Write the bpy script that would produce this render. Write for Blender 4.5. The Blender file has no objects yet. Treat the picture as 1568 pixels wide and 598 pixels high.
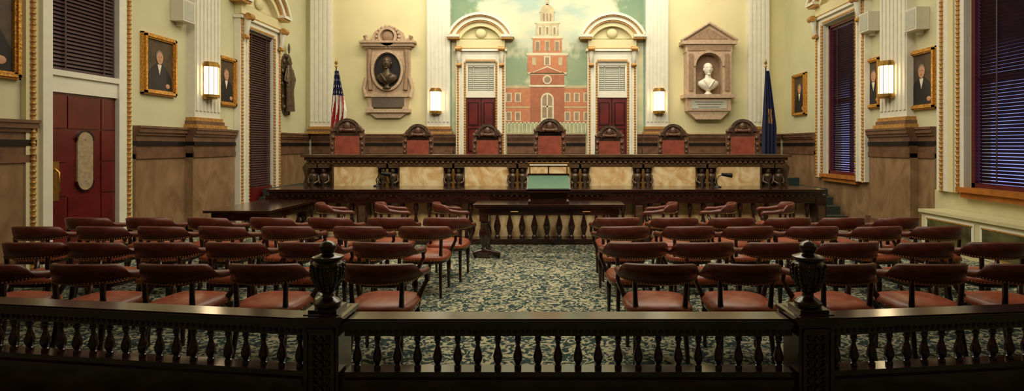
import bpy, math, random
from mathutils import Vector, Matrix
random.seed(3)
R=math.radians
# ---------------------------------------------------------------- materials
def lin(c):
    o=[]
    for v in c:
        v=v/255.0
        o.append(v/12.92 if v<=.04045 else ((v+.055)/1.055)**2.4)
    return (o[0],o[1],o[2],1)
def mat(name,c,rough=.5,metal=0,var=.15,scale=6,stretch=(1,1,1),c2=None,coat=0,bump=0,spec=.5,dist=0):
    m=bpy.data.materials.new(name); m.use_nodes=True
    nt=m.node_tree; b=nt.nodes['Principled BSDF']
    b.inputs['Roughness'].default_value=rough; b.inputs['Metallic'].default_value=metal
    b.inputs['Specular IOR Level'].default_value=spec
    if coat: b.inputs['Coat Weight'].default_value=coat; b.inputs['Coat Roughness'].default_value=.15
    tc=nt.nodes.new('ShaderNodeTexCoord'); mp=nt.nodes.new('ShaderNodeMapping'); mp.inputs['Scale'].default_value=stretch
    n=nt.nodes.new('ShaderNodeTexNoise'); n.inputs['Scale'].default_value=scale; n.inputs['Detail'].default_value=5; n.inputs['Distortion'].default_value=dist
    nt.links.new(tc.outputs['Object'],mp.inputs[0]); nt.links.new(mp.outputs[0],n.inputs['Vector'])
    r=nt.nodes.new('ShaderNodeValToRGB')
    a=lin(c); 
    lo=tuple(x*(1-var) for x in a[:3])+(1,); hi=tuple(min(1,x*(1+var)) for x in a[:3])+(1,)
    if c2: lo=a; hi=lin(c2)
    r.color_ramp.elements[0].color=lo; r.color_ramp.elements[0].position=.35
    r.color_ramp.elements[1].color=hi; r.color_ramp.elements[1].position=.65
    nt.links.new(n.outputs['Fac'],r.inputs[0]); nt.links.new(r.outputs[0],b.inputs['Base Color'])
    if bump:
        bp=nt.nodes.new('ShaderNodeBump'); bp.inputs['Strength'].default_value=bump; bp.inputs['Distance'].default_value=.02
        nt.links.new(n.outputs['Fac'],bp.inputs['Height']); nt.links.new(bp.outputs[0],b.inputs['Normal'])
    return m
def emis(name,c,s):
    m=bpy.data.materials.new(name); m.use_nodes=True
    b=m.node_tree.nodes['Principled BSDF']; b.inputs['Base Color'].default_value=lin(c)
    b.inputs['Emission Color'].default_value=lin(c); b.inputs['Emission Strength'].default_value=s
    return m
M={}
M['cream']=mat('cream_plaster',(216,207,162),.7,var=.04,scale=1.5)
M['creamside']=mat('sage_cream_plaster',(204,200,162),.7,var=.05,scale=1.2)
M['white']=mat('white_trim_paint',(222,219,202),.5,var=.04)
M['gold']=mat('gilding',(184,136,70),.4,.3,var=.3,scale=25)
M['goldframe']=mat('gilt_frame',(200,145,60),.35,.5,var=.4,scale=40,bump=.6)
M['wood']=mat('dark_mahogany',(42,20,15),.22,var=.4,scale=4,stretch=(1,8,8),coat=.5)
M['woodx']=mat('mahogany_rail',(42,19,13),.18,var=.4,scale=5,stretch=(1,9,9),coat=.7)
M['bench']=mat('bench_oak',(78,58,38),.32,var=.4,scale=5,stretch=(1,9,9),coat=.3)
M['chairwood']=mat('carved_walnut',(92,62,44),.4,var=.4,scale=12)
M['bronze']=mat('bronze_patina',(84,68,52),.38,.4,var=.5,scale=20)
M['leather']=mat('brown_leather',(88,38,26),.38,var=.25,scale=14,bump=.15)
M['seat']=mat('tan_leather',(146,72,48),.33,var=.2,scale=10,bump=.15)
M['redleather']=mat('red_leather',(136,64,48),.4,var=.2,scale=8)
M['brass']=mat('brass',(190,150,80),.3,.9,var=.2)
M['stone']=mat('brown_marble',(150,122,90),.3,var=.3,scale=3,c2=(124,96,68),dist=1.5,stretch=(1,1,.5))
M['stone2']=mat('brown_marble_moulding',(108,78,58),.3,var=.25,scale=6)
M['black']=mat('black_marble',(26,24,24),.25,var=.3)
M['panel']=mat('honey_onyx',(206,166,108),.25,scale=2.6,c2=(236,216,172),dist=2.5)
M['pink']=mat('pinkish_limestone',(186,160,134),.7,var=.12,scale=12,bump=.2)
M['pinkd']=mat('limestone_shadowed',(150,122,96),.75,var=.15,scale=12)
M['plaque']=mat('inscribed_plaque',(96,84,72),.5,var=.3,scale=60)
M['marble']=mat('white_marble',(232,226,208),.45,var=.05)
M['door']=mat('oxblood_door',(92,24,22),.3,var=.25,scale=3,coat=.4)
M['blind']=mat('dark_blind_slat',(62,34,36),.4,var=.2)
M['blindw']=mat('pale_louvre',(180,180,165),.5,var=.05)
M['green']=mat('green_carpet',(40,50,40),.95,var=.3,scale=30)
M['greenpad']=mat('green_baize',(66,104,80),.6,var=.05)
M['grille']=mat('olive_grille',(80,78,44),.5,var=.5,scale=5)
M['creamcab']=mat('cabinet_paint',(206,198,156),.5,var=.05)
M['oak']=mat('amber_sill',(170,105,45),.35,var=.2)
M['maroon']=mat('maroon_frame',(86,26,26),.4,var=.15)
M['plastic']=mat('offwhite_plastic',(212,208,190),.5,var=.02)
M['dark']=mat('dark_metal',(20,20,20),.4,.3)
M['tealfab']=mat('teal_fabric',(24,52,52),.8)
M['skin']=mat('painted_skin',(196,146,112),.6,var=.1)
M['canvas']=mat('painted_backdrop',(52,42,28),.6,scale=3,c2=(92,72,48))
M['suit']=mat('painted_robe',(22,18,18),.6,var=.2)
M['hair']=mat('painted_grey_hair',(120,110,98),.7)
M['glass']=emis('frosted_lamp_glass',(255,232,185),8.0)
M['lampglass']=emis('desk_lamp_glass',(255,236,200),1.5)
M['paneg']=mat('frosted_door_glass',(160,142,112),.3,var=.2,scale=20)
M['fred']=mat('flag_red',(150,24,30),.8); M['fwhite']=mat('flag_white',(215,205,190),.8); M['fblue']=mat('flag_navy',(22,28,66),.8)
M['teal']=mat('teal_border',(130,155,140),.6)
# ---------------------------------------------------------------- mesh builder
class MB:
    def __init__(s): s.v=[];s.f=[];s.m=[];s.sm=[];s.mats=[];s.X=Matrix()
    def mi(s,k):
        if k not in s.mats: s.mats.append(k)
        return s.mats.index(k)
    def add(s,vs,fs,k,smooth=False):
        o=len(s.v); s.v+= [tuple(s.X@Vector(v)) for v in vs]; i=s.mi(k)
        for f in fs: s.f.append(tuple(o+a for a in f)); s.m.append(i); s.sm.append(smooth)
    def box(s,x0,x1,y0,y1,z0,z1,k):
        s.add([(x0,y0,z0),(x1,y0,z0),(x1,y1,z0),(x0,y1,z0),(x0,y0,z1),(x1,y0,z1),(x1,y1,z1),(x0,y1,z1)],
              [(0,3,2,1),(4,5,6,7),(0,1,5,4),(1,2,6,5),(2,3,7,6),(3,0,4,7)],k)
    def loft(s,rings,k,smooth=True,caps=True,closed=True):
        n=len(rings[0]); vs=[p for r in rings for p in r]; fs=[]
        for i in range(len(rings)-1):
            for j in range(n if closed else n-1):
                a=i*n+j; b=i*n+(j+1)%n; fs.append((a,b,b+n,a+n))
        s.add(vs,fs,k,smooth)
        if caps and closed:
            s.add(list(rings[0]),[tuple(reversed(range(n)))],k); s.add(list(rings[-1]),[tuple(range(n))],k)
    def lathe(s,prof,o,k,seg=14,sq=1):
        s.loft([[(o[0]+r*math.cos(2*math.pi*j/seg),o[1]+r*sq*math.sin(2*math.pi*j/seg),o[2]+z) for j in range(seg)] for r,z in prof],k)
    def tube(s,pts,rad,k,seg=8):
        pts=[Vector(p) for p in pts]; rings=[]
        up=Vector((0,0,1)); 
        for i,p in enumerate(pts):
            t=(pts[min(i+1,len(pts)-1)]-pts[max(i-1,0)]).normalized()
            a=up if abs(t.z)<.9 else Vector((0,1,0))
            u=t.cross(a).normalized(); w=t.cross(u).normalized()
            if i and u.dot(pu)<0: u=-u;w=-w
            pu=u
            r=rad[i] if isinstance(rad,(list,tuple)) else rad
            rings.append([tuple(p+u*r*math.cos(2*math.pi*j/seg)+w*r*math.sin(2*math.pi*j/seg)) for j in range(seg)])
        s.loft(rings,k)
    def ball(s,c,r,k,seg=10,rg=7):
        if not isinstance(r,(tuple,list)): r=(r,r,r)
        rings=[]
        for i in range(rg+1):
            a=math.pi*(.02+.96*i/rg)-math.pi/2
            rings.append([(c[0]+r[0]*math.cos(a)*math.cos(2*math.pi*j/seg),c[1]+r[1]*math.cos(a)*math.sin(2*math.pi*j/seg),c[2]+r[2]*math.sin(a)) for j in range(seg)])
        s.loft(rings,k)
    def prism(s,poly,y0,y1,k):   # poly in XZ, ccw seen from -Y
        n=len(poly)
        s.add([(x,y0,z) for x,z in poly]+[(x,y1,z) for x,z in poly],
              [tuple(range(n)),tuple(reversed(range(n,2*n)))]+[(i,(i+1)%n+0,(i+1)%n+n,i+n)[::-1] for i in range(n)],k)
    def arc(s,cx,cz,r0,r1,y0,y1,a0,a1,k,n=20):
        rings=[]
        for i in range(n+1):
            a=R(a0+(a1-a0)*i/n); c,d=math.cos(a),math.sin(a)
            rings.append([(cx+r0*c,y0,cz+r0*d),(cx+r1*c,y0,cz+r1*d),(cx+r1*c,y1,cz+r1*d),(cx+r0*c,y1,cz+r0*d)])
        s.loft(rings,k,smooth=False)
    def mesh(s,name):
        me=bpy.data.meshes.new(name); me.from_pydata(s.v,[],s.f)
        for k in s.mats: me.materials.append(M[k])
        me.polygons.foreach_set('material_index',s.m); me.polygons.foreach_set('use_smooth',s.sm); me.update()
        return me
    def obj(s,name,loc=(0,0,0),rot=0,bevel=0):
        return place(s.mesh(name),name,loc,rot,bevel)
def place(me,name,loc=(0,0,0),rot=0,bevel=0):
    o=bpy.data.objects.new(name,me); o.location=loc; o.rotation_euler=(0,0,rot); bpy.context.scene.collection.objects.link(o)
    if bevel:
        b=o.modifiers.new('bevel','BEVEL'); b.width=bevel; b.segments=2; b.limit_method='ANGLE'
    return o
W=6.9; YB=15.1; H=1.72; F=800.0; VX=836.0; VY=223.0; PH=.70; CEIL=7.4; YR=-3.0
E=.004
def PX(x,sc): return (x-VX)/sc
# ---------------------------------------------------------------- shell
def carpet():
    m=bpy.data.materials.new('floral_carpet'); m.use_nodes=True; nt=m.node_tree; b=nt.nodes['Principled BSDF']
    b.inputs['Roughness'].default_value=.95; b.inputs['Specular IOR Level'].default_value=.1
    tc=nt.nodes.new('ShaderNodeTexCoord')
    n=nt.nodes.new('ShaderNodeTexNoise'); n.inputs['Scale'].default_value=10; n.inputs['Detail'].default_value=3; n.inputs['Distortion'].default_value=2.4
    r=nt.nodes.new('ShaderNodeValToRGB'); r.color_ramp.elements[0].position=.46; r.color_ramp.elements[1].position=.55
    r.color_ramp.elements[0].color=lin((46,62,62)); r.color_ramp.elements[1].color=lin((168,162,132))
    e=r.color_ramp.elements.new(.505); e.color=lin((100,110,98))
    n2=nt.nodes.new('ShaderNodeTexVoronoi'); n2.inputs['Scale'].default_value=13
    r2=nt.nodes.new('ShaderNodeValToRGB'); r2.color_ramp.elements[0].position=.12; r2.color_ramp.elements[1].position=.22
    r2.color_ramp.elements[0].color=(.3,.36,.34,1); r2.color_ramp.elements[1].color=(1,1,1,1)
    mx=nt.nodes.new('ShaderNodeMixRGB'); mx.blend_type='MULTIPLY'; mx.inputs[0].default_value=.75
    for q in (n,n2): nt.links.new(tc.outputs['Object'],q.inputs['Vector'])
    nt.links.new(n.outputs['Fac'],r.inputs[0]); nt.links.new(n2.outputs['Distance'],r2.inputs[0])
    nt.links.new(r.outputs[0],mx.inputs[1]); nt.links.new(r2.outputs[0],mx.inputs[2]); nt.links.new(mx.outputs[0],b.inputs['Base Color'])
    return m
M['carpet']=carpet()
b=MB(); b.box(-W,W,YR,YB,-.1,0,'carpet'); b.obj('floor')
b=MB(); b.box(-W-.3,W+.3,YR,YB+.3,CEIL,CEIL+.1,'white'); b.obj('ceiling')
b=MB(); b.box(-W-.3,W+.3,YB,YB+.3,-.1,CEIL,'cream'); b.obj('wall_back')
b=MB(); b.box(-W-.3,-W,YR,YB,-.1,CEIL,'creamside'); b.obj('wall_left')
b=MB(); b.box(-W-.3,W+.3,YR-.3,YR,-.1,CEIL,'stone'); b.obj('wall_front')
WINS=[(6.55,8.45),(11.45,12.72)]; WZ0,WZ1=1.03,4.62
b=MB(); y=YR
for a,c in WINS:
    b.box(W,W+.3,y,a,-.1,CEIL,'creamside'); b.box(W,W+.3,a,c,-.1,WZ0,'creamside'); b.box(W,W+.3,a,c,WZ1,CEIL,'creamside'); y=c
b.box(W,W+.3,y,YB,-.1,CEIL,'creamside'); b.obj('wall_right')
# ---------------------------------------------------------------- wainscot
def wains(b,x0,x1,off=0,zb=0):
    b.box(x0,x1,-.05-off,0,zb,1.58,'stone')
    b.box(x0,x1,-.07-off,0,zb,zb+.25,'stone2')
    b.box(x0,x1,-.075-off,0,1.50,1.60,'stone2'); b.box(x0,x1,-.06-off,0,1.60,1.72,'stone2')
    b.box(x0,x1,-.08-off,0,1.72,1.80,'black')
    b.box(x0,x1,-.06-off,0,1.80,1.90,'stone2'); b.box(x0,x1,-.09-off,0,1.90,1.95,'stone2')
    b.box(x0,x1,-.12-off,0,1.95,2.02,'stone2'); b.box(x0,x1,-.14-off,0,2.02,2.06,'stone2')
def pil(b,cx,w,off=0,d=.12,ztop=CEIL):
    h=w/2
    b.box(cx-h-.08,cx+h+.08,-d-.1,0,2.06,2.13,'gold'); b.box(cx-h-.05,cx+h+.05,-d-.06,0,2.13,2.2,'stone2'); b.box(cx-h-.03,cx+h+.03,-d-.04,0,2.2,2.27,'gold')
    b.box(cx-h,cx+h,-d,0,2.27,ztop-.4,'white')
    n=max(4,int(w/.1)); st=w/n
    for i in range(n):
        x=cx-h+st*(i+.5); b.box(x-st*.27,x+st*.27,-d-.022,-d,2.4,ztop-.5,'white')
    b.box(cx-h-.08,cx+h+.08,-d-.1,0,ztop-.4,ztop,'white')
b=MB()
wains(b,YR,7.0); wains(b,8.72,11.5); wains(b,13.35,YB-.02); wains(b,9.9,11.0,.16); pil(b,10.42,.78,d=.16)
b.obj('trim_1',(-W,0,0),R(90))
b=MB()
wains(b,-YB+.02,-13.35); wains(b,-11.18,-9.2); wains(b,-6.3,3.0); wains(b,-10.75,-9.6,.16); pil(b,-10.15,.78,d=.16)
b.box(-9.2,-6.3,-.05,0,0,.95,'creamcab'); b.box(-13.35,-11.18,-.05,0,0,.95,'stone')
b.obj('trim_2',(W,0,0),R(-90))
b=MB()
for x0,x1 in ((-6.75,-2.58),(2.6,6.75)): wains(b,x0,x1,zb=PH)
wains(b,-1.12,1.14,zb=PH)
for c in (-3.08,3.18): wains(b,c-.42,c+.42,.12,PH)
pil(b,-3.08,.66,d=.16); pil(b,3.18,.64,d=.16); pil(b,-6.45,.6,d=.16); pil(b,6.1,.6,d=.16)
b.obj('trim_3',(0,YB,0),0)
# ---------------------------------------------------------------- door / window surrounds
def blinds(b,x0,x1,z0,z1,y,k='blind',sp=.055,tilt=62):
    z=z0
    c,s_=math.cos(R(tilt))*.03,math.sin(R(tilt))*.03
    while z<z1:
        b.add([(x0,y-c,z-s_),(x1,y-c,z-s_),(x1,y+c,z+s_),(x0,y+c,z+s_)],[(0,1,2,3)],k); z+=sp
    for fx in (.2,.8):
        x=x0+(x1-x0)*fx; b.box(x-.012,x+.012,y-.03,y-.026,z0,z1,k)
    b.box(x0,x1,y-.03,y+.03,z1-.03,z1+.04,k)
def bead(b,x,y,z0,z1):
    b.tube([(x,y,z0),(x,y,z1)],.022,'gold',8)
    z=z0
    while z<z1: b.ball((x,y,z),(.034,.034,.028),'gold',6,4); z+=.075
def console(b,x,y,z,h,k='white'):
    pts=[]
    for i in range(16):
        a=i/15; pts.append((x,y-.04-.13*a**1.2-.02*math.sin(a*6),z-h+h*a))
    b.tube(pts,[.035+.05*i/15 for i in range(16)],k,8)
    b.tube([(x-.09,y-.16,z-.06),(x+.09,y-.16,z-.06)],.075,'gold',10); b.tube([(x-.07,y-.07,z-h),(x+.07,y-.07,z-h)],.05,'gold',10)
def aedicule(b,wo,wi,zf,zt,ze,aw,rise,dp=.14):
    ho,hi=wo/2,wi/2
    for s_ in (-1,1):
        a,c=sorted((s_*hi,s_*ho)); b.box(a,c,-dp,0,zf,ze,'white')
        a,c=sorted((s_*(hi+.05),s_*(hi+.1))); b.box(a,c,-dp-.03,-dp,zf,zt+.1,'white')
        bead(b,s_*(ho-.06),-dp-.01,zf,ze); bead(b,s_*(hi+.02),-dp-.01,zf,zt)
        console(b,s_*(ho-.1),-dp,ze+.1,.5)
    b.box(-hi,hi,-dp,0,zt,ze,'white'); b.box(-hi,hi,-dp-.02,-dp,zt+.02,zt+.06,'gold')
    b.box(-ho-.04,ho+.04,-dp-.06,0,ze,ze+.07,'white'); b.box(-ho-.04,ho+.04,-dp-.07,-dp,ze+.07,ze+.09,'gold')
    b.box(-ho+.02,ho-.02,-dp-.02,0,ze+.09,ze+.33,'cream')
    ah=aw/2; zc=ze+.33
    b.box(-ah,-ah+.34,-dp-.16,0,zc,zc+.05,'gold'); b.box(ah-.34,ah,-dp-.16,0,zc,zc+.05,'gold')
    b.box(-ah-.03,-ah+.34,-dp-.2,0,zc+.05,zc+.12,'white'); b.box(ah-.34,ah+.03,-dp-.2,0,zc+.05,zc+.12,'white')
    Rr=(ah*ah+rise*rise)/(2*rise); cz=zc+.12+rise-Rr; a=math.degrees(math.asin(min(1,ah/Rr)))
    if rise>ah: a=180-a
    A0,A1=90-a,90+a
    b.arc(0,cz,Rr-.36,Rr-.24,-dp-.04,0,A0+4,A1-4,'cream'); b.arc(0,cz,Rr-.24,-.2+Rr,-dp-.09,0,A0+2,A1-2,'gold')
    b.arc(0,cz,Rr-.2,Rr-.1,-dp-.13,0,A0,A1,'white'); b.arc(0,cz,Rr-.1,Rr-.07,-dp-.17,0,A0,A1,'gold'); b.arc(0,cz,Rr-.07,Rr,-dp-.21,0,A0,A1,'white')
    poly=[(math.cos(R(q))*(Rr-.34),cz+math.sin(R(q))*(Rr-.34)) for q in [A0+6+i*(A1-A0-12)/18 for i in range(19)]]
    b.prism(poly,-.04,0,'cream')
    b.ball((0,-.08,zc+.2),(.16,.06,.14),'cream'); 
def doorleaf(b,hi,zf,zt):
    b.box(-hi,hi,-.04,0,zf,zt,'door')
    b.box(-.012,.012,-.055,-.04,zf,zt,'wood')
    n=3
    for s_ in (-1,1):
        for i in range(n):
            z0=zf+.1+i*(zt-zf-.15)/n; z1=z0+(zt-zf-.15)/n-.08
            x0,x1=sorted((s_*.07,s_*(hi-.06))); b.box(x0,x1,-.05,-.04,z0,z1,'wood'); b.box(x0+.03,x1-.03,-.058,-.05,z0+.03,z1-.03,'door')
    b.ball((.05,-.09,zf+1.02),.025,'brass')
for i,cx in enumerate((-1.87,1.90)):
    b=MB(); aedicule(b,1.42,.86,PH,4.12,4.42,1.86,.62)
    b.box(-.43,.43,-.08,0,3.1,3.28,'white'); b.box(-.43,-.37,-.08,0,3.28,4.12,'white'); b.box(.37,.43,-.08,0,3.28,4.12,'white'); b.box(-.37,.37,-.08,0,4.03,4.12,'white')
    b.box(-.37,.37,-.01,0,3.28,4.03,'blindw'); blinds(b,-.36,.36,3.3,4.0,-.04,'blindw')
    doorleaf(b,.43,PH,3.1)
    b.obj('door_%d'%(i+1),(cx,YB-E,0.002))
b=MB(); aedicule(b,1.75,1.1,0.002,4.38,4.55,2.1,.7); b.box(-.55,.55,-.01,0,0.002,4.38,'dark'); blinds(b,-.54,.54,.75,4.34,-.05); b.box(-.55,.55,-.1,0,0.002,.75,'door')
b.obj('window_1',(-W+E,12.42,0),R(90))
def rwin(name,yc,w,ped):
    b=MB(); h=w/2
    if ped: aedicule(b,w+.75,w+.1,.95,WZ1+.05,WZ1+.2,w+.95,.6)
    else:
        for s_ in (-1,1):
            a,c=sorted((s_*(h+.03),s_*(h+.62))); b.box(a,c,-.12,0,.95,CEIL-.01,'white'); a,c=sorted((s_*(h+.22),s_*(h+.34))); b.box(a,c,-.15,-.12,.95,CEIL-.01,'cream')
            bead(b,s_*(h+.14),-.13,.95,5.5); bead(b,s_*(h+.5),-.13,.95,5.5)
        b.box(-h,h,-.12,0,WZ1+.02,CEIL-.01,'white')
    b.box(-h-.1,h+.1,-.2,-.001,.97,WZ0+.02,'oak'); b.box(-h-.06,h+.06,-.15,-.001,.88,.97,'oak')
    for s_ in (-1,1):
        a,c=sorted((s_*h,s_*(h-.07))); b.box(a,c,-.02,.1,WZ0,WZ1,'maroon')
    b.box(-h,h,-.02,.1,WZ1-.07,WZ1,'maroon'); b.box(-h,h,-.02,.1,WZ0+.02,WZ0+.09,'maroon')
    b.box(-.03,.03,.14,.2,WZ0,WZ1,'maroon'); b.box(-h,h,.14,.2,2.75,2.82,'maroon')
    blinds(b,-h+.08,h-.08,WZ0+.12,WZ1-.1,.05,sp=.054,tilt=-48)
    b.obj(name,(W,yc,0),R(-90))
rwin('window_2',12.085,1.27,True); rwin('window_3',7.5,1.9,False)
# left near door with blinds above
b=MB()
yc=7.74
for s_ in (-1,1):
    a,c=sorted((s_*.56,s_*.70)); b.box(a,c,-.12,0,0.002,CEIL-.01,'white'); a,c=sorted((s_*.70,s_*.88)); b.box(a,c,-.07,0,0.002,CEIL-.01,'cream')
    bead(b,s_*.8,-.085,0.03,6)
b.box(-.56,.56,-.09,0,2.47,2.78,'white'); b.box(-.56,.56,-.12,0,2.70,2.78,'white'); b.box(-.56,.56,-.01,0,2.78,CEIL-.01,'dark')
blinds(b,-.54,.54,2.82,6.0,-.05)
b.box(-.56,.56,-.05,0,0.002,2.47,'door')
for i in range(2):
    for j in range(5):
        x0=-.54+.83*i
        b.box(x0,x0+.25,-.065,-.05,.05+j*.48,.05+j*.48+.46,'door')
for j in (0,1,4): b.box(-.27,.27,-.065,-.05,.05+j*.48,.05+j*.48+.46,'door')
b.box(-.13,.13,-.075,-.05,1.2,1.80,'paneg')
b.arc(0,1.80,0.01,.13,-.075,-.05,0,180,'paneg'); b.arc(0,1.2,0.01,.13,-.075,-.05,180,360,'paneg')
b.arc(0,1.80,.13,.15,-.085,-.05,0,180,'wood'); b.arc(0,1.2,.13,.15,-.085,-.05,180,360,'wood')
b.box(-.54,-.42,-.075,-.065,.95,1.5,'brass'); b.tube([(-.48,-.07,1.05),(-.48,-.13,1.1),(-.48,-.13,1.35),(-.48,-.07,1.4)],.014,'brass')
b.obj('door_3',(-W+E,yc,0),R(90))
# ---------------------------------------------------------------- mural
def skymat():
    m=bpy.data.materials.new('mural_sky'); m.use_nodes=True; nt=m.node_tree; b=nt.nodes['Principled BSDF']; b.inputs['Roughness'].default_value=.7
    tc=nt.nodes.new('ShaderNodeTexCoord'); sp=nt.nodes.new('ShaderNodeSeparateXYZ'); nt.links.new(tc.outputs['Object'],sp.inputs[0])
    mr=nt.nodes.new('ShaderNodeMapRange'); mr.inputs[1].default_value=2; mr.inputs[2].default_value=7; nt.links.new(sp.outputs['Z'],mr.inputs[0])
    r=nt.nodes.new('ShaderNodeValToRGB'); el=r.color_ramp.elements
    el[0].color=lin((165,178,140)); el[0].position=.1; el[1].color=lin((150,176,170)); el[1].position=.9
    e=el.new(.35); e.color=lin((190,196,162)); e=el.new(.6); e.color=lin((172,188,172))
    nt.links.new(mr.outputs[0],r.inputs[0])
    mp=nt.nodes.new('ShaderNodeMapping'); mp.inputs['Scale'].default_value=(.7,1,1.6); nt.links.new(tc.outputs['Object'],mp.inputs[0])
    n=nt.nodes.new('ShaderNodeTexNoise'); n.inputs['Scale'].default_value=1.3; n.inputs['Detail'].default_value=6; nt.links.new(mp.outputs[0],n.inputs['Vector'])
    r2=nt.nodes.new('ShaderNodeValToRGB'); r2.color_ramp.elements[0].position=.40; r2.color_ramp.elements[1].position=.70
    nt.links.new(n.outputs['Fac'],r2.inputs[0])
    mx=nt.nodes.new('ShaderNodeMixRGB'); mx.inputs[2].default_value=lin((220,208,172)); nt.links.new(r2.outputs[0],mx.inputs[0]); nt.links.new(r.outputs[0],mx.inputs[1])
    n3=nt.nodes.new('ShaderNodeTexNoise'); n3.inputs['Scale'].default_value=4; n3.inputs['Detail'].default_value=6; nt.links.new(tc.outputs['Object'],n3.inputs['Vector'])
    prev=mx.outputs[0]
    for cx,cz,rx,rz,col in ((-.95,3.85,.75,.75,(118,142,112)),(.98,3.85,.75,.8,(118,142,112)),(-2.6,5.7,.75,.9,(96,128,98)),(2.65,5.7,.7,.9,(96,128,98))):
        v=nt.nodes.new('ShaderNodeVectorMath'); v.operation='SUBTRACT'; v.inputs[1].default_value=(cx,0,cz); nt.links.new(tc.outputs['Object'],v.inputs[0])
        v2=nt.nodes.new('ShaderNodeVectorMath'); v2.operation='MULTIPLY'; v2.inputs[1].default_value=(1/rx,0,1/rz); nt.links.new(v.outputs[0],v2.inputs[0])
        l=nt.nodes.new('ShaderNodeVectorMath'); l.operation='LENGTH'; nt.links.new(v2.outputs[0],l.inputs[0])
        ma=nt.nodes.new('ShaderNodeMath'); ma.operation='MULTIPLY_ADD'; ma.inputs[1].default_value=1.8; nt.links.new(n3.outputs['Fac'],ma.inputs[0]); nt.links.new(l.outputs['Value'],ma.inputs[2])
        rr=nt.nodes.new('ShaderNodeMapRange'); rr.inputs[1].default_value=2.0; rr.inputs[2].default_value=1.45; rr.inputs[3].default_value=0; rr.inputs[4].default_value=.85; nt.links.new(ma.outputs[0],rr.inputs[0])
        m2=nt.nodes.new('ShaderNodeMixRGB'); m2.inputs[2].default_value=lin(col); nt.links.new(rr.outputs[0],m2.inputs[0]); nt.links.new(prev,m2.inputs[1]); prev=m2.outputs[0]
    nt.links.new(prev,b.inputs['Base Color'])
    return m
M['sky']=skymat()
M['mbrick']=mat('mural_brick',(184,120,84),.7,var=.1,scale=8); M['mbrick2']=mat('mural_brick_shade',(162,100,70),.7,var=.1)
M['mwhite']=mat('mural_white',(206,198,166),.7,var=.06); M['mwin']=mat('mural_window',(146,124,100),.7); M['mtree']=mat('mural_tree',(140,152,118),.8,scale=5,c2=(176,176,140)); M['mgrey']=mat('mural_stone',(182,170,134),.7)
b=MB(); SC=53.
def mp_(pts,k,L):
    q=[((x-VX)/SC,H+(VY-y)/SC) for x,y in pts]
    ar=sum(q[i][0]*q[(i+1)%len(q)][1]-q[(i+1)%len(q)][0]*q[i][1] for i in range(len(q)))
    if ar<0: q=q[::-1]
    yy=-.006-.0025*L
    b.prism(q,yy,yy+.002,k)
def mr_(x0,x1,y0,y1,k,L): mp_([(x0,y0),(x1,y0),(x1,y1),(x0,y1)],k,L)
mr_(691,987,-70,205,'sky',0)
mr_(689,692,-70,205,'teal',1); mr_(985,988,-70,205,'teal',1)
c=838
mr_(768,908,134,197,'mbrick',3); mr_(768,908,131,135,'mgrey',4); mr_(768,908,163,165,'mgrey',4)
for x in (779,793,869,883,898,):
    for y in (143,172):
        mr_(x-4.5,x+4.5,y-1,y+13,'mwhite',4); mr_(x-3,x+3,y,y+12,'mwin',5)
mr_(768,908,188,206,'mtree',6)
for x in range(770,908,6): mr_(x,x+1.2,187,203,'mwhite',7)
mr_(768,908,187,188.5,'mwhite',7)
mr_(812,864,112,197,'mbrick2',5); mr_(808,868,84,114,'mbrick',6); mr_(806,870,81,85,'mwhite',7); mr_(808,868,111,113,'mwhite',7)
mp_([(808,114),(838,101),(868,114)],'mwhite',7); mp_([(814,112),(838,103),(862,112)],'mbrick2',8)
mr_(833,843,86,100,'mwhite',8); mr_(835,841,88,99,'mwin',9)
for x in (818,858): mr_(x-3,x+3,88,100,'mgrey',8)
for r,k,L in ((7,'mwhite',9),(5,'mwin',10)): mp_([(c+r*math.cos(a*.4),122+r*math.sin(a*.4)) for a in range(16)],k,L)
mr_(810,866,130,133,'mwhite',8)
mp_([(828,197)]+[(c-10*math.cos(a*math.pi/10),152-10*math.sin(a*math.pi/10)) for a in range(11)]+[(848,197)],'mwhite',8)
mp_([(830.5,180)]+[(c-7.5*math.cos(a*math.pi/10),152-7.5*math.sin(a*math.pi/10)) for a in range(11)]+[(845.5,180)],'mwin',9); mr_(837,839,144,180,'mwhite',10); mr_(830,846,162,164,'mwhite',10)
mr_(816,860,58,81,'mbrick',7); mr_(814,862,55,59,'mwhite',8)
for x in (823,838,853): mr_(x-4,x+4,62,78,'mgrey',8); mr_(x-2.5,x+2.5,64,78,'mwin',9)
mr_(821,855,36,55,'mgrey',7); mr_(819,857,33,36,'mwhite',8)
for x in (827,838,849): mr_(x-3,x+3,40,54,'mwhite',8); mr_(x-1.6,x+1.6,42,53,'mwin',9)
mr_(828,848,18,34,'mgrey',7); mp_([(826,19),(830,11),(838,6),(846,11),(850,19)],'mgrey',8); mr_(836,840,-4,8,'mgrey',8); mr_(837.3,838.7,-24,-4,'mgrey',8)
for x in (833,838,843): mr_(x-1.2,x+1.2,21,33,'mwin',9)
b.obj('independence_hall_mural',(0,YB,0))
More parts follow.
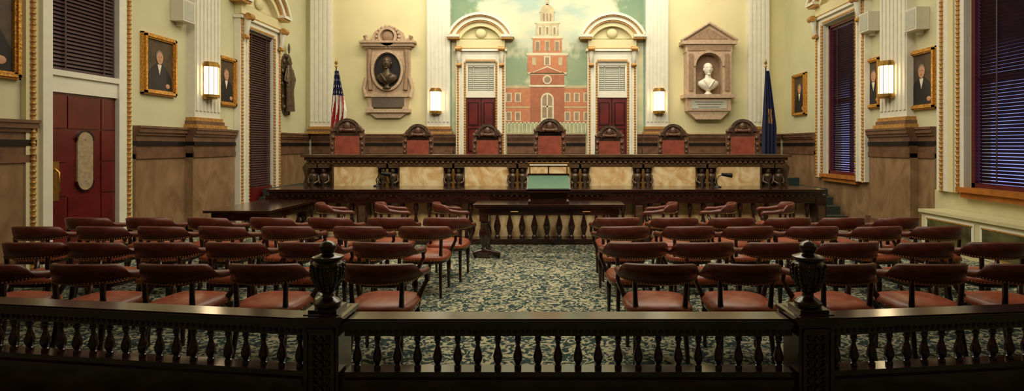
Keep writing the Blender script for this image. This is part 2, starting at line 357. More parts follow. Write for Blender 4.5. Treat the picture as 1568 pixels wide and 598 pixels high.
# ---------------------------------------------------------------- sconces
def sconce():
    b=MB()
    b.box(-.13,.13,-.03,0,-.36,.36,'brass')
    rg=[]
    for z in (-.28,.28): rg.append([(.15*math.cos(R(a)),-.03+.16*math.sin(R(a)),z) for a in range(180,361,15)])
    b.loft(rg,'glass',closed=False)
    for z0,z1,r in ((-.36,-.33,.13),(-.33,-.27,.175),(.27,.33,.175),(.33,.37,.15)):
        b.loft([[(r*math.cos(R(a)),-.03+(r+.01)*math.sin(R(a)),z) for a in range(180,361,15)] for z in (z0,z1)],'brass',smooth=False)
    for a in (180,210,240,270,300,330,360):
        x,y=.165*math.cos(R(a)),-.03+.175*math.sin(R(a)); b.tube([(x,y,-.3),(x,y,.3)],.007,'brass',6)
    return b.mesh('wall_sconce')
sm=sconce()
for loc,rt in (((-3.14,YB-.19,2.98),0),((3.22,YB-.19,2.98),0)): place(sm,'wall_sconce',loc,rt)
s1=place(sm,'wall_sconce',(-W+.19,10.36,3.0),R(90)); s2=place(sm,'wall_sconce',(W-.19,10.2,3.0),R(-90))
# ---------------------------------------------------------------- portraits
def portrait(w,h,seed):
    b=MB(); hw,hh=w/2,h/2
    b.box(-hw+.04,hw-.04,-.03,0,-hh+.04,hh-.04,'canvas')
    for q0,q1,y in ((0,.025,-.05),(.025,.065,-.085),(.065,.09,-.06)):
        b.box(-hw+q0,-hw+q1,y,0,-hh+q0,hh-q0,'goldframe'); b.box(hw-q1,hw-q0,y,0,-hh+q0,hh-q0,'goldframe')
        b.box(-hw+q0,hw-q0,y,0,-hh+q0,-hh+q1,'goldframe'); b.box(-hw+q0,hw-q0,y,0,hh-q1,hh-q0,'goldframe')
    s=h*1.35; iw=hw-.09; t=.03*h
    sh=[(-iw,-hh+.09),(iw,-hh+.09),(iw*.97,-.22*h),(.13*s,-.06*s+t),(.05*s,0+t),(-.05*s,0+t),(-.13*s,-.06*s+t),(-iw*.95,-.22*h)]
    b.prism(sh,-.033,-.03,'suit')
    b.prism([(-.035*s,-.01*s+t),(0,-.14*s+t),(.035*s,-.01*s+t)],-.035,-.033,'fwhite')
    b.ball((0,-.034,.085*s+t),(.064*s,.004,.086*s),'hair',14); b.ball((.003,-.036,.07*s+t),(.055*s,.005,.078*s),'skin',14)
    for x in (-.02,.02): b.ball((x*s,-.041,.085*s+t),(.008*s,.002,.005*s),'suit',6,4)
    b.ball((0,-.041,.065*s+t),(.008*s,.003,.018*s),'skin',6,4); b.box(-.016*s,.016*s,-.042,-.04,.033*s+t,.037*s+t,'maroon')
    b.ball((.25*w,-.034,-.33*h),(.04*s,.004,.03*s),'skin',8,5)
    return b.mesh('portrait_painting')
for w,h,loc,rt in ((.95,1.35,(-W+E,6.34,3.25),90),(.80,1.06,(-W+E,9.28,3.14),90),(.66,1.06,(-W+E,11.22,3.1),90),(.72,1.14,(W-E,14.15,3.1),-90),(.74,1.1,(W-E,9.55,2.93),-90),(.5,1.06,(W-E,10.95,3.03),-90)):
    place(portrait(w,h,0),'portrait_painting',loc,R(rt))
b=MB(); b.box(-.16,.16,-.24,0,-.2,.2,'plastic'); b.box(-.13,.13,-.245,-.24,-.17,.17,'blindw'); b.box(-.03,.03,-.1,.0,-.27,-.2,'plastic'); spk=b.mesh('wall_speaker')
for loc,rt in (((-W+E,9.75,4.22),90),((W-E,9.55,4.02),-90),((W-E,10.95,4.3),-90)): place(spk,'wall_speaker',loc,R(rt))
# ---------------------------------------------------------------- busts
def bust(b,x,y,z,s,k):
    b.lathe([(.09*s,0),(.1*s,.02*s),(.06*s,.05*s),(.05*s,.09*s),(.09*s,.12*s)],(x,y,z),k)
    rings=[]
    for zz,rx,ry in ((.1,.06,.05),(.16,.17,.1),(.24,.25,.12),(.31,.24,.11),(.36,.14,.09),(.40,.075,.075),(.47,.065,.07)):
        rings.append([(x+rx*s*math.cos(2*math.pi*j/16),y+ry*s*math.sin(2*math.pi*j/16),z+zz*s) for j in range(16)])
    b.loft(rings,k)
    b.ball((x,y-.01*s,z+.60*s),(.098*s,.115*s,.15*s),k,14,10)
    b.ball((x,y+.02*s,z+.655*s),(.11*s,.12*s,.11*s),k,12,8)
    b.ball((x,y-.125*s,z+.585*s),(.02*s,.03*s,.04*s),k,8,5)
    b.ball((x,y-.1*s,z+.645*s),(.075*s,.025*s,.014*s),k,8,5); b.ball((x,y-.105*s,z+.525*s),(.035*s,.018*s,.012*s),k,8,5); b.ball((x,y-.09*s,z+.48*s),(.045*s,.03*s,.03*s),k,8,5)
    for q in (-1,1):
        b.ball((x+q*.1*s,y,z+.6*s),(.02*s,.03*s,.04*s),k,6,5); b.ball((x+q*.04*s,y-.1*s,z+.62*s),(.018*s,.014*s,.01*s),k,6,4)
        b.tube([(x+q*.12*s,y-.09*s,z+.34*s),(x+q*.06*s,y-.12*s,z+.26*s),(x,y-.1*s,z+.16*s)],.025*s,k,6)
b=MB(); 
b.prism([(-.55,.28),(.55,.28),(.62,.6),(.62,1.95),(-.62,1.95),(-.62,.6)],-.1,0,'pink')
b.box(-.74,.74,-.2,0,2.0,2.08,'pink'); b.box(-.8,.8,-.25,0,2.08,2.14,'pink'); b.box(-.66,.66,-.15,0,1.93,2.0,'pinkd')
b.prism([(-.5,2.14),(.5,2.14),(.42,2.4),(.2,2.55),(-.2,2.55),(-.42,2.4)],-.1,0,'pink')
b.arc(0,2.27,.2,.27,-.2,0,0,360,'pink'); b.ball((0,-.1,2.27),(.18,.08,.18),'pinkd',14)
for i in range(18):
    a=i*2*math.pi/18; b.ball((.32*math.cos(a),-.13,2.27+.3*math.sin(a)),(.05,.04,.05),'pink',6,4)
for q in (-1,1):
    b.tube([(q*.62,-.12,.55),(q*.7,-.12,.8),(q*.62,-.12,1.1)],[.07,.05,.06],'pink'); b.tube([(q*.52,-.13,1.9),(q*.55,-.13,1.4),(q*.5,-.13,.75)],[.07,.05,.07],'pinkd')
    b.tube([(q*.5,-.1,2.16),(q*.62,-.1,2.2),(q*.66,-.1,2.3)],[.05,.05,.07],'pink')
    b.tube([(q*.5,-.15,.2),(q*.5,-.02,.2)],.09,'pink')
b.box(-.6,.6,-.16,0,.55,.64,'pink'); b.box(-.46,.46,-.13,0,.25,.52,'plaque'); b.box(-.64,.64,-.18,0,.1,.2,'pink')
b.prism([(-.35,-.05),(.35,-.05),(.55,.1),(-.55,.1)],-.12,0,'pink')
def ell(b,rx,rz,cz,w,y0,y1,k,n=32):
    rings=[]
    for i in range(n+1):
        a=2*math.pi*i/n; c,d=math.cos(a),math.sin(a)
        rings.append([((rx-w)*c,y0,cz+(rz-w)*d),(rx*c,y0,cz+rz*d),(rx*c,y1,cz+rz*d),((rx-w)*c,y1,cz+(rz-w)*d)])
    b.loft(rings,k,smooth=False,caps=False)
ell(b,.46,.58,1.3,.07,-.2,-.1,'pink'); ell(b,.40,.52,1.3,.04,-.17,-.1,'bronze')
b.prism([(.37*math.cos(i*math.pi/14),1.3+.49*math.sin(i*math.pi/14)) for i in range(28)],-.12,-.1,'suit')
bust(b,0,-.2,.78,1.2,'bronze')
b.obj('bronze_bust_memorial',(-4.53,YB-E,2.57))
b=MB()
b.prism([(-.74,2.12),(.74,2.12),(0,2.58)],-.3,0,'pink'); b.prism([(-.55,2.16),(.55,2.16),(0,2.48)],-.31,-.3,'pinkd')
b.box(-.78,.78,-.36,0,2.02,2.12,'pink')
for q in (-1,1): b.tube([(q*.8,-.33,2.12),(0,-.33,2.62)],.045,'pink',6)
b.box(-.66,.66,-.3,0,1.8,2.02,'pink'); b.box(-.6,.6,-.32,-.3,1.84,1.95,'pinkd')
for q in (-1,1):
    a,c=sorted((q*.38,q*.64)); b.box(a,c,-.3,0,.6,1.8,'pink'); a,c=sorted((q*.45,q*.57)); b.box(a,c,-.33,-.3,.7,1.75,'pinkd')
    poly=[(0,1.8),(q*.38,1.8),(q*.38,1.4)]+[(q*.38*math.cos(R(a_)),1.4+.38*math.sin(R(a_))) for a_ in range(15,91,15)]
    if q>0: poly=poly[::-1]
    b.prism(poly,-.3,0,'pink')
b.box(-.38,.38,-.02,0,.6,1.8,'pinkd'); b.arc(0,1.4,.38,.44,-.33,-.3,0,180,'pink')
b.box(-.74,.74,-.38,0,.5,.6,'pink'); b.box(-.62,.62,-.3,0,.14,.5,'pink'); b.box(-.5,.5,-.31,-.3,.2,.44,'blindw')
for i in range(3): b.box(-.4+.05*i,.4-.05*i,-.315,-.31,.38-.07*i,.395-.07*i,'plaque')
b.prism([(-.35,-.1),(.35,-.1),(.6,.14),(-.6,.14)],-.26,0,'pink')
bust(b,0,-.2,.6,1.2,'marble')
b.obj('marble_bust_niche',(4.62,YB-E,2.57))
b=MB()
b.prism([(.3*math.cos(i*math.pi/12),.82*math.sin(i*math.pi/12)) for i in range(24)],-.05,0,'bronze')
b.X=Matrix.Translation((0,-.08,0))@Matrix.Diagonal((1,.45,1,1))
b.ball((0,-.08,.62),(.1,.07,.13),'bronze'); b.tube([(0,-.07,.5),(0,-.1,.2),(0,-.1,-.2),(.04,-.08,-.7)],[.1,.2,.17,.2],'bronze',10)
b.tube([(-.14,-.1,.4),(-.26,-.12,.1),(-.05,-.2,0)],.05,'bronze'); b.tube([(.14,-.1,.4),(.26,-.12,.15),(.1,-.2,-.05)],.05,'bronze'); b.ball((0,-.05,.95),(.06,.04,.14),'bronze')
b.X=Matrix()
for i in range(14): b.ball((.27*math.cos(i*.45),-.06,.76*math.sin(i*.45)),(.06,.04,.07),'bronze',6,4)
b.obj('bronze_relief_statue',(-W+.01,13.8,3.33),R(90))
# ---------------------------------------------------------------- platform & steps
b=MB(); b.box(-4.9,4.9,10.45,12.4,0,PH,'green'); b.box(-W+.18,W-.21,12.4,YB-.2,0,PH,'green')
for q in (-1,1):
    for i in range(3):
        x0,x1=sorted((q*4.9,q*(W-.25))); b.box(x0,x1,11.5+.3*i,12.4,0,PH*(i+1)/4,'green')
b.obj('raised_platform')
# ---------------------------------------------------------------- judges bench
b=MB(); y0=10.05; y1=10.44
BX=4.60
b.box(-BX,BX,y0+.06,y1,0,1.44,'bench')
b.box(-BX-.08,BX+.08,y0-.1,y1+.35,1.5,1.55,'bench'); b.box(-BX-.03,BX+.03,y0-.05,y1+.1,1.44,1.5,'bench'); b.box(-BX,BX,y0-.0,y1,1.36,1.44,'bench')
b.box(-BX-.03,BX+.03,y0-.04,y1,0,.84,'bench')
i=-BX
while i<BX: b.box(i,i+.05,y0-.03,y0,1.39,1.43,'stone2'); i+=.1
pcs=[PX(x,F/10.1) for x in (547,647,746,840,935,1030,1128)]
for p in pcs:
    b.box(p-.43,p+.43,y0-.005,y0+.07,.88,1.34,'panel')
    for z in (.86,1.35): b.box(p-.45,p+.45,y0-.03,y0+.06,z-.015,z+.015,'bench')
    for q in (-.44,.44): b.box(p+q-.015,p+q+.015,y0-.03,y0+.06,.86,1.35,'bench')
def figure(x,y):
    b.box(x-.10,x+.10,y-.1,y+.06,.84,.9,'bench'); b.box(x-.11,x+.11,y-.12,y+.06,1.3,1.37,'bench')
    b.lathe([(.05,.9),(.08,.94),(.045,1.0),(.065,1.07),(.09,1.13),(.08,1.18),(.035,1.2)],(x,y-.03,0),'bronze',10)
    b.ball((x,y-.05,1.25),(.045,.05,.06),'bronze',10,6); b.tube([(x-.08,y-.03,1.16),(x-.1,y-.05,1.05),(x-.04,y-.12,1.0)],.022,'bronze',6); b.tube([(x+.08,y-.03,1.16),(x+.1,y-.05,1.05),(x+.04,y-.12,1.0)],.022,'bronze',6)
gaps=[(pcs[i]+pcs[i+1])/2 for i in range(6)]
for g in gaps:
    for q in (-.09,.09): figure(g+q,y0)
    b.lathe([(.02,.9),(.035,.98),(.015,1.08),(.035,1.18),(.02,1.28)],(g,y0-.12,0),'brass',8)
for q in (-1,1):
    for k_ in (4.25,4.45): figure(q*k_,y0)
    b.lathe([(.1,.0),(.13,.5),(.16,.9),(.1,1.1),(.15,1.3),(.08,1.4)],(q*(BX+.02),y0+.2,0),'bronze',12)
b.obj('judges_bench')
def jchair():
    b=MB(); w=.29
    b.box(-w,w,-.3,.22,.42,.5,'redleather'); b.box(-w-.02,w+.02,-.32,.24,.34,.42,'chairwood')
    for x in (-w,w):
        for y in (-.27,.2): b.box(x-.035,x+.035,y-.035,y+.035,0,.36,'chairwood')
        b.box(x-.04,x+.04,-.28,.2,.68,.73,'chairwood'); b.box(x-.03,x+.03,-.28,-.2,.42,.7,'chairwood')
        b.box(x-.045,x+.045,.18,.28,.36,1.24,'chairwood'); b.ball((x,.21,1.28),(.05,.05,.05),'chairwood'); b.ball((x*.94,.17,1.14),.04,'chairwood')
        for z in (.8,.9,1.0): b.ball((x,.17,z),(.03,.02,.04),'chairwood',8,5)
        b.tube([(x,.2,1.24),(x*.88,.18,1.33),(x*.74,.18,1.38)],.035,'chairwood')
    b.box(-w+.03,w-.03,.2,.27,.5,1.25,'chairwood'); b.box(-w+.05,w-.05,.16,.21,.58,1.16,'redleather')
    b.prism([(-.26,1.17)]+[(-.25*math.cos(R(a)),1.27+.25*math.sin(R(a))) for a in range(0,181,15)]+[(.26,1.17)],.2,.27,'chairwood')
    b.arc(0,1.27,.2,.26,.16,.2,0,180,'bronze'); b.ball((0,.18,1.37),(.075,.05,.09),'chairwood'); b.ball((0,.17,1.29),(.14,.03,.035),'chairwood')
    for q in (-1,1): b.ball((q*.13,.18,1.29),(.045,.03,.045),'chairwood')
    for i in range(14):
        z=.6+i*.04
        for x in (-.23,.23): b.ball((x,.158,z),.009,'brass',6,3)
    return b.mesh('judge_chair')
jm=jchair()
for x,dz,sc in ((530,0,1.06),(639,-.04,.98),(746,-.0,.98),(842,0,1.06),(934,-.05,.96),(1032,-.03,.98),(1139,0,1.05)):
    o=place(jm,'judge_chair',(PX(x,F/11.3),11.3,PH),R(-(x-836)*.045)); o.scale=(sc,sc,sc*1.0)
# ---------------------------------------------------------------- clerk desk w/ balusters
b=MB(); a0,a1=9.1,9.55; dx=4.84
b.box(-dx,dx,a0-.06,a1+.3,.92,.965,'woodx'); b.box(-dx+.03,dx-.03,a0-.03,a1+.25,.87,.92,'woodx'); b.box(-dx+.05,dx-.05,a0,a1+.2,.72,.87,'woodx')
b.box(-dx+.05,dx-.05,a0,a0+.2,0,.1,'woodx'); b.box(-dx+.05,dx-.05,a0+.22,a1+.2,0,.72,'woodx')
segs=[-4.79,-3.2,-1.6,-1.05,1.08,1.62,3.2,4.79]
for x in segs: b.box(x-.09,x+.09,a0-.02,a0+.22,0,.87,'woodx'); b.box(x-.06,x+.06,a0-.03,a0-.02,.15,.68,'bench')
bal=[(.045,.10),(.045,.14),(.025,.16),(.05,.24),(.065,.31),(.05,.38),(.022,.48),(.03,.54),(.022,.56),(.045,.60),(.045,.66),(.04,.72)]
for i in range(len(segs)-1):
    p,q=segs[i]+.09,segs[i+1]-.09
    b.box(p,q,a0+.2,a0+.225,.1,.72,'panel')
    n=int((q-p)/.21)
    for j in range(n): b.lathe(bal,(p+(q-p)*(j+.5)/n,a0+.07,0),'woodx',10)
for x in range(-47,48): b.box(x*.1-.02,x*.1+.02,a0-.015,a0,.84,.87,'bench')
b.obj('clerk_desk',bevel=.006)
# ---------------------------------------------------------------- counsel tables
def turnedleg(b,x,y,h,s=1):
    b.box(x-.07*s,x+.07*s,y-.07*s,y+.07*s,h-.14,h,'woodx')
    b.lathe([(.05*s,.09),(.07*s,.12),(.04*s,.16),(.06*s,.22),(.085*s,.34),(.075*s,.42),(.04*s,.5),(.06*s,.54),(.035*s,.57),(.06*s,h-.14)],(x,y,0),'woodx',14)
    b.box(x-.08*s,x+.08*s,y-.08*s,y+.08*s,.0,.09,'woodx')
b=MB()
x0,x1,y0_,y1_=-1.08,1.17,7.95,8.5
b.box(x0-.03,x1+.03,y0_-.03,y1_,.795,.83,'woodx'); b.box(x0,x1,y0_,y1_-.03,.765,.795,'woodx'); b.box(x0+.05,x1-.05,y0_+.04,y1_-.06,.66,.765,'woodx')
for q in (x0+.4,x1-.75): b.box(q,q+.4,y0_+.03,y0_+.045,.68,.75,'wood'); b.tube([(q+.14,y0_+.02,.715),(q+.26,y0_+.02,.715)],.008,'brass')
for x in (x0+.13,x1-.13):
    for y in (y0_+.12,y1_-.14): turnedleg(b,x,y,.7)
    b.box(x-.05,x+.05,y0_+.1,y1_-.1,.06,.12,'woodx')
    b.tube([(x-.17,y0_+.1,.05),(x,y0_+.1,.1),(x+.25,y0_+.1,.05)],.05,'woodx')
b.obj('counsel_table',bevel=.005)
b=MB(); x0,x1,y0_,y1_=-4.78,-3.9,7.35,8.8
b.box(x0-.03,x1+.03,y0_-.03,y1_+.03,.775,.81,'woodx'); b.box(x0+.04,x1-.04,y0_+.04,y1_-.04,.66,.775,'woodx')
for x in (x0+.12,x1-.12):
    for y in (y0_+.12,y1_-.12): turnedleg(b,x,y,.68)
b.obj('counsel_table',bevel=.005)
# lectern (stands on the counsel table)
b=MB(); cx=.04; y=8.25; zb=.832
b.box(cx-.28,cx+.28,y-.13,y+.19,zb,1.02,'wood'); b.box(cx-.32,cx+.32,y-.17,y+.22,zb,zb+.03,'woodx')
b.box(cx-.33,cx+.33,y-.2,y+.22,1.0,1.05,'woodx')
b.add([(cx-.34,y-.2,1.05),(cx+.34,y-.2,1.05),(cx+.34,y+.22,1.24),(cx-.34,y+.22,1.24),(cx-.34,y-.2,1.03),(cx+.34,y-.2,1.03),(cx+.34,y+.22,1.03),(cx-.34,y+.22,1.03)],[(0,1,2,3),(4,5,1,0),(5,6,2,1),(7,4,0,3),(6,7,3,2)],'wood')
b.add([(cx-.32,y-.19,1.06),(cx+.32,y-.19,1.06),(cx+.32,y+.21,1.245),(cx-.32,y+.21,1.245)],[(0,1,2,3)],'greenpad')
b.box(cx-.34,cx+.34,y+.2,y+.24,1.22,1.27,'wood')
for q in (-.3,.3): b.tube([(cx+q,y+.22,1.2),(cx+q,y+.2,1.42)],.01,'brass')
b.tube([(cx,y+.22,1.2),(cx,y+.2,1.42)],.01,'dark')
b.box(cx-.33,cx+.33,y+.1,y+.24,1.42,1.45,'brass'); b.box(cx-.3,cx+.3,y+.12,y+.22,1.408,1.42,'lampglass')
b.obj('lectern')
def lamp(name,loc,rot):
    b=MB(); b.lathe([(.07,0),(.07,.015),(.02,.03)],(0,0,0),'dark'); b.tube([(0,0,.02),(-.02,0,.12),(.02,0,.2),(.1,0,.23)],.008,'dark')
    b.tube([(.08,0,.235),(.26,0,.215)],[.03,.045],'dark',10); b.tube([(.1,0,.215),(.25,0,.195)],[.014,.02],'lampglass',8)
    b.obj(name,loc,rot)
lamp('desk_lamp',(3.12,9.5,.966),R(0)); lamp('desk_lamp',(-3.15,9.75,.966),R(0))
b=MB()
for i in range(5):
    a=i*2*math.pi/5; b.tube([(0,0,.1),(.26*math.cos(a),.26*math.sin(a),.06)],[.025,.015],'dark'); b.ball((.26*math.cos(a),.26*math.sin(a),.03),.03,'dark',8,5)
b.tube([(0,0,.08),(0,0,.45)],.025,'dark'); b.box(-.23,.23,-.22,.22,.45,.52,'tealfab'); b.box(-.2,.2,.2,.26,.62,1.05,'tealfab'); b.box(-.03,.03,.22,.25,.45,.65,'dark')
b.obj('office_chair',(5.25,10.8,0),R(20),.02)
# ---------------------------------------------------------------- armchair
def chair():
    b=MB()
    A,Bq=.29,.26
    def P(t): return (A*math.sin(R(t)),-Bq*math.cos(R(t)))
    def sm(a,b_,x):
        x=max(0,min(1,(x-a)/(b_-a))); return x*x*(3-2*x)
    rings=[]
    for i in range(29):
        t=-77+154*i/28; x,y=P(t); nx,ny=math.sin(R(t)),-math.cos(R(t)); a=abs(t)
        zt=.815-.022*(a/60)**2-.085*sm(58,80,a); zb=.645+.01*sm(50,80,a)
        th=.026
        pr=[(-th,zb+.01),(-th-.004+.01,(zt+zb)/2),(-th+.02,zt-.012),(-.0+.02,zt),(th+.02,zt-.012),(th+.012,(zt+zb)/2),(th,zb+.01),(0,zb)]
        rings.append([(x+nx*o,y+ny*o,z) for o,z in pr])
    b.loft(rings,'leather')
    for i in range(37):
        t=-75+150*i/36; x,y=P(t); nx,ny=math.sin(R(t)),-math.cos(R(t)); a=abs(t)
        b.ball((x+nx*.03,y+ny*.03,.662+.01*sm(50,80,a)),.0065,'brass',5,3)
    for s_ in (-1,1):
        pts=[];rd=[]
        for t in (66,74,82,90): x,y=P(t); pts.append((s_*x,y,.70-.02*(t-66)/24)); rd.append(.034)
        pts+= [(s_*.297,.06,.672),(s_*.30,.13,.668),(s_*.298,.19,.66),(s_*.296,.225,.64),(s_*.295,.215,.615)]; rd+=[.028,.03,.034,.03,.018]
        b.tube(pts,rd,'leather',8)
        b.tube([(s_*.295,.18,.655),(s_*.30,.19,.58),(s_*.275,.16,.51),(s_*.245,.13,.45),(s_*.24,.12,.39)],[.02,.018,.022,.026,.024],'wood',8)
        b.tube([(s_*.20,-.205,.67),(s_*.195,-.20,.55),(s_*.19,-.19,.43),(s_*.19,-.2,.3),(s_*.205,-.26,.0)],[.02,.019,.024,.022,.015],'wood',8)
        b.lathe([(.014,0),(.018,.03),(.016,.06),(.024,.22),(.027,.32),(.02,.335),(.028,.36),(.028,.40)],(s_*.215,.2,0),'wood',10)
    def se(rx,ry,z,n=28,e=.55):
        o=[]
        for j in range(n):
            a=2*math.pi*j/n; c,d=math.cos(a),math.sin(a)
            o.append((rx*math.copysign(abs(c)**e,c),.0+ry*math.copysign(abs(d)**e,d),z))
        return o
    b.loft([se(.245,.235,.375),se(.255,.245,.38),se(.255,.245,.415)],'wood',smooth=False)
    b.loft([se(.262,.25,.41),se(.27,.257,.425),se(.268,.255,.445),se(.25,.24,.465),se(.2,.19,.482),se(.1,.1,.49),se(.01,.01,.492)],'seat')
    for p in se(.27,.257,.418,44): b.ball(p,.006,'brass',5,3)
    return b.mesh('wooden_armchair')
cm=chair()
rows=[(200,[-40,110,250,392,572,1017,1150,1302,1445,1590]),
      (163,[30,130,235,347,462,580,978,1083,1197,1313,1432,1545]),
      (136,[40,140,235,330,430,543,646,957,1060,1153,1255,1355,1450]),
      (121,[120,215,310,408,499,592,681,947,1038,1127,1215,1300,1385])]
for sc,xs in rows:
    for x in xs:
        X=PX(x,sc)
        place(cm,'wooden_armchair',(X,F/sc+.28,0),R(random.uniform(-5,5)+(X*1.2)))
for x,a in ((512,-60),(602,-75),(690,-70),(1010,70),(1100,62),(1188,70)):
    place(cm,'wooden_armchair',(PX(x,95),8.48,0),R(a+random.uniform(-5,5)))
# ---------------------------------------------------------------- front balustrade
RZ=.684; BD=3.2
def rail(name,L,loc,rot,nb):
    b=MB()
    b.box(0,L,-.085,.085,RZ-.035,RZ-.008,'woodx'); b.box(0,L,-.07,.07,RZ-.008,RZ,'woodx'); b.box(0,L,-.065,.065,RZ-.06,RZ-.035,'woodx'); b.box(0,L,-.05,.05,RZ-.11,RZ-.06,'woodx')
    b.box(0,L,-.055,.055,.32,.36,'woodx'); b.box(0,L,-.075,.075,.28,.32,'woodx'); b.box(0,L,-.06,.06,.06,.28,'woodx'); b.box(0,L,-.085,.085,0,.1,'woodx')
    x=.03
    while x<L: b.ball((x,-.053,RZ-.085),(.014,.008,.014),'wood',6,4); x+=.04
    n=nb
    pf=[(.022,0),(.022,.02),(.014,.025),(.018,.03),(.028,.055),(.03,.075),(.022,.105),(.013,.135),(.012,.15),(.018,.155),(.013,.162),(.021,.172),(.021,.186),(.017,.19),(.022,.2),(.022,.215)]
    for i in range(n): b.lathe([(r,z) for r,z in pf],(L*(i+.5)/n,0,.36),'woodx',12)
    b.obj(name,loc,rot,bevel=.006)
nx0,nx1=-1.335,1.605
rail('balustrade',nx1-nx0-.24,(nx0+.12,BD,0),0,22)
aR=math.atan2(.16,1.47); rail('balustrade',5.0,(nx1+.12,BD+.012,0),aR,42)
Lx=5.1; aL=math.atan2(.32,2.35)
rail('balustrade',Lx,(nx0-.12-Lx*math.cos(aL),BD+.012+Lx*math.sin(aL),0),-aL,42)
b=MB()
h=.105
b.box(-h,h,-h,h,0,.72,'woodx'); b.box(-h-.02,h+.02,-h-.02,h+.02,0,.12,'woodx'); b.box(-h-.02,h+.02,-h-.02,h+.02,.66,.69,'woodx'); b.box(-h-.035,h+.035,-h-.035,h+.035,.69,.715,'woodx'); b.box(-h+.02,h-.02,-h+.02,h-.02,.715,.74,'woodx')
b.box(-h+.02,-h+.03,-h-.012,-h,.14,.64,'woodx'); b.box(h-.03,h-.02,-h-.012,-h,.14,.64,'woodx'); b.box(-h+.02,h-.02,-h-.012,-h,.62,.64,'woodx')
for i in range(9):
    z=.17+i*.05
    b.ball((0,-h-.004,z),(.018,.014,.024),'woodx',8,5)
    for q in (-1,1): b.tube([(q*.01,-h-.004,z-.02),(q*.045,-h-.01,z),(q*.05,-h-.004,z+.022),(q*.03,-h-.004,z+.02)],.009,'woodx',6)
fp=[(.075,.74),(.08,.755),(.078,.77),(.06,.785),(.035,.80),(.03,.82),(.045,.832),(.06,.86),(.08,.90),(.092,.94),(.096,.98),(.09,1.005),(.075,1.02),(.092,1.03),(.092,1.045),(.06,1.055),(.035,1.065),(.04,1.075),(.05,1.09),(.05,1.11),(.036,1.128),(.018,1.138),(.004,1.142)]
b.lathe(fp,(0,0,0),'woodx',24)
for i in range(10):
    a=i*2*math.pi/10
    for j in range(7):
        z=.85+.024*j; r=[.055,.066,.078,.087,.092,.095,.094][j]
        b.ball((r*math.cos(a),r*math.sin(a),z),(.014,.014,.014),'woodx',6,4)
    a+=math.pi/10
    b.tube([(.05*math.cos(a),.05*math.sin(a),.85),(.09*math.cos(a),.09*math.sin(a),.92),(.1*math.cos(a),.1*math.sin(a),.99)],[.006,.012,.006],'wood',6)
nm=b.mesh('newel_post')
for x in (nx0,nx1): place(nm,'newel_post',(x,BD,0),0,.003)
# ---------------------------------------------------------------- flags
def flag(name,loc,us):
    b=MB(); b.lathe([(.16,0),(.16,.03),(.06,.07),(.03,.12)],(0,0,0),'brass'); b.tube([(0,0,.05),(0,0,3.05)],.016,'wood',8)
    b.lathe([(.01,3.03),(.04,3.07),(.01,3.1),(.045,3.14),(.003,3.28)],(0,0,0),'brass',8)
    NU,NV=40,30; top=2.95; hh=1.55 if us else 2.25; vs=[]
    for j in range(NV+1):
        v=j/NV; w=.10+ (.30 if us else .28)*min(1,v*1.6)
        for i in range(NU+1):
            u=i/NU; x=(-.25+u*1.0)*w+ (-.05*v if us else .0); y=-.03+.05*math.sin(u*2*math.pi*4+v*2)*(.4+.6*v)
            vs.append((x,y,top-v*hh-.12*abs(u-.4)*v))
    for j in range(NV):
        for i in range(NU):
            u,v=i/NU,j/NV; a=j*(NU+1)+i
            if us:
                k='fblue' if v<.38 else ('fred' if int(u*7+v*3)%2 else 'fwhite')
                if v<.38 and (i%5==2) and (j%3==1): k='fwhite'
            else:
                k='fblue'
                if .4<v<.6 and .35<u<.65 and (i+j)%3: k='gold'
                if u>.95 or v>.96: k='gold'
            b.add([vs[a],vs[a+1],vs[a+NU+2],vs[a+NU+1]],[(0,1,2,3)],k,False)
    b.obj(name,loc)
flag('american_flag',(-5.42,13.5,PH),True); flag('state_flag',(5.68,13.5,PH),False)
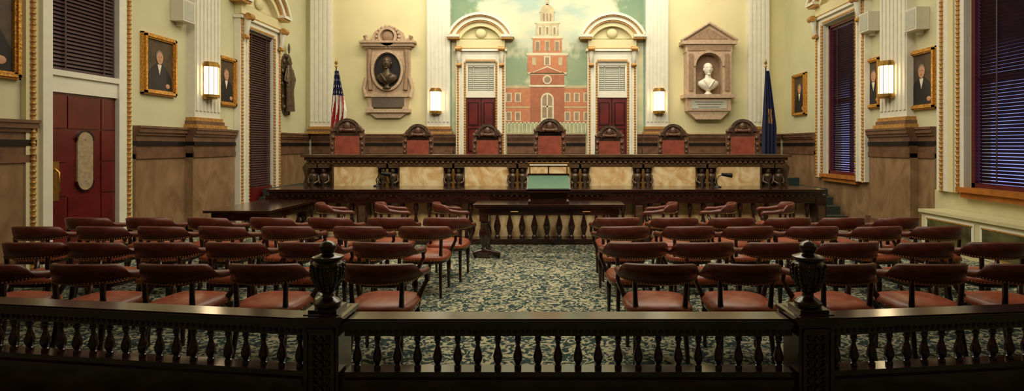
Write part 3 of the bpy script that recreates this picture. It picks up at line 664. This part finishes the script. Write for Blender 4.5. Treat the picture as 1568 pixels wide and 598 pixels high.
# ---------------------------------------------------------------- radiator cabinet
b=MB()
x0,x1=-8.9,-4.5
b.box(x0,x1,-.5,-.06,0,.6,'creamcab'); b.box(x0-.03,x1,-.54,-.06,.6,.65,'creamcab')
x=x0+.1
while x<x1-.9:
    b.box(x,x+1.0,-.512,-.5,.06,.55,'white'); b.box(x+.05,x+.95,-.516,-.512,.11,.50,'grille')
    b.box(x+.03,x+.97,-.52,-.512,.09,.11,'gold'); b.box(x+.03,x+.97,-.52,-.512,.50,.52,'gold'); x+=1.1
b.obj('radiator_cabinet',(W,0,0),R(-90))
b=MB(); console(b,0,0,5.0,.5,'gold'); b.obj('trim_4',(-W,8.98,0),R(90))
# ---------------------------------------------------------------- lights
def area(name,loc,sx,sy,p,c,rot=(0,0,0),spread=180):
    l=bpy.data.lights.new(name,'AREA'); l.shape='RECTANGLE'; l.size=sx; l.size_y=sy; l.energy=p; l.color=c; l.spread=R(spread)
    o=bpy.data.objects.new(name,l); o.location=loc; o.rotation_euler=rot; bpy.context.scene.collection.objects.link(o)
area('ceiling_light',(0,9.5,7.2),9,6,520,(1,.89,.70))
area('bench_fill_light',(0,4.2,7.1),8,1.5,320,(1,.89,.70),(R(48),0,0),110)  # added fill to brighten the bench front, not a real ceiling fixture
area('cove_light_back',(0,13.2,7.1),11,.5,240,(1,.91,.70),(R(35),0,0))
w=bpy.data.worlds.new('world'); bpy.context.scene.world=w; w.use_nodes=True
w.node_tree.nodes['Background'].inputs[0].default_value=(.35,.42,1,1); w.node_tree.nodes['Background'].inputs[1].default_value=1.0
# ---------------------------------------------------------------- camera
VWID,VCX,VCY=1568.,784.,299.
cam=bpy.data.cameras.new('camera'); co=bpy.data.objects.new('camera',cam); bpy.context.scene.collection.objects.link(co)
co.location=(0,0,H); co.rotation_euler=(R(90),0,0); cam.sensor_fit='HORIZONTAL'; cam.sensor_width=36; cam.lens=36*F/VWID
cam.shift_x=-(VX-VCX)/VWID; cam.shift_y=-(VCY-VY)/VWID; cam.clip_start=.05
bpy.context.scene.camera=co
bpy.context.scene.view_settings.view_transform='Standard'
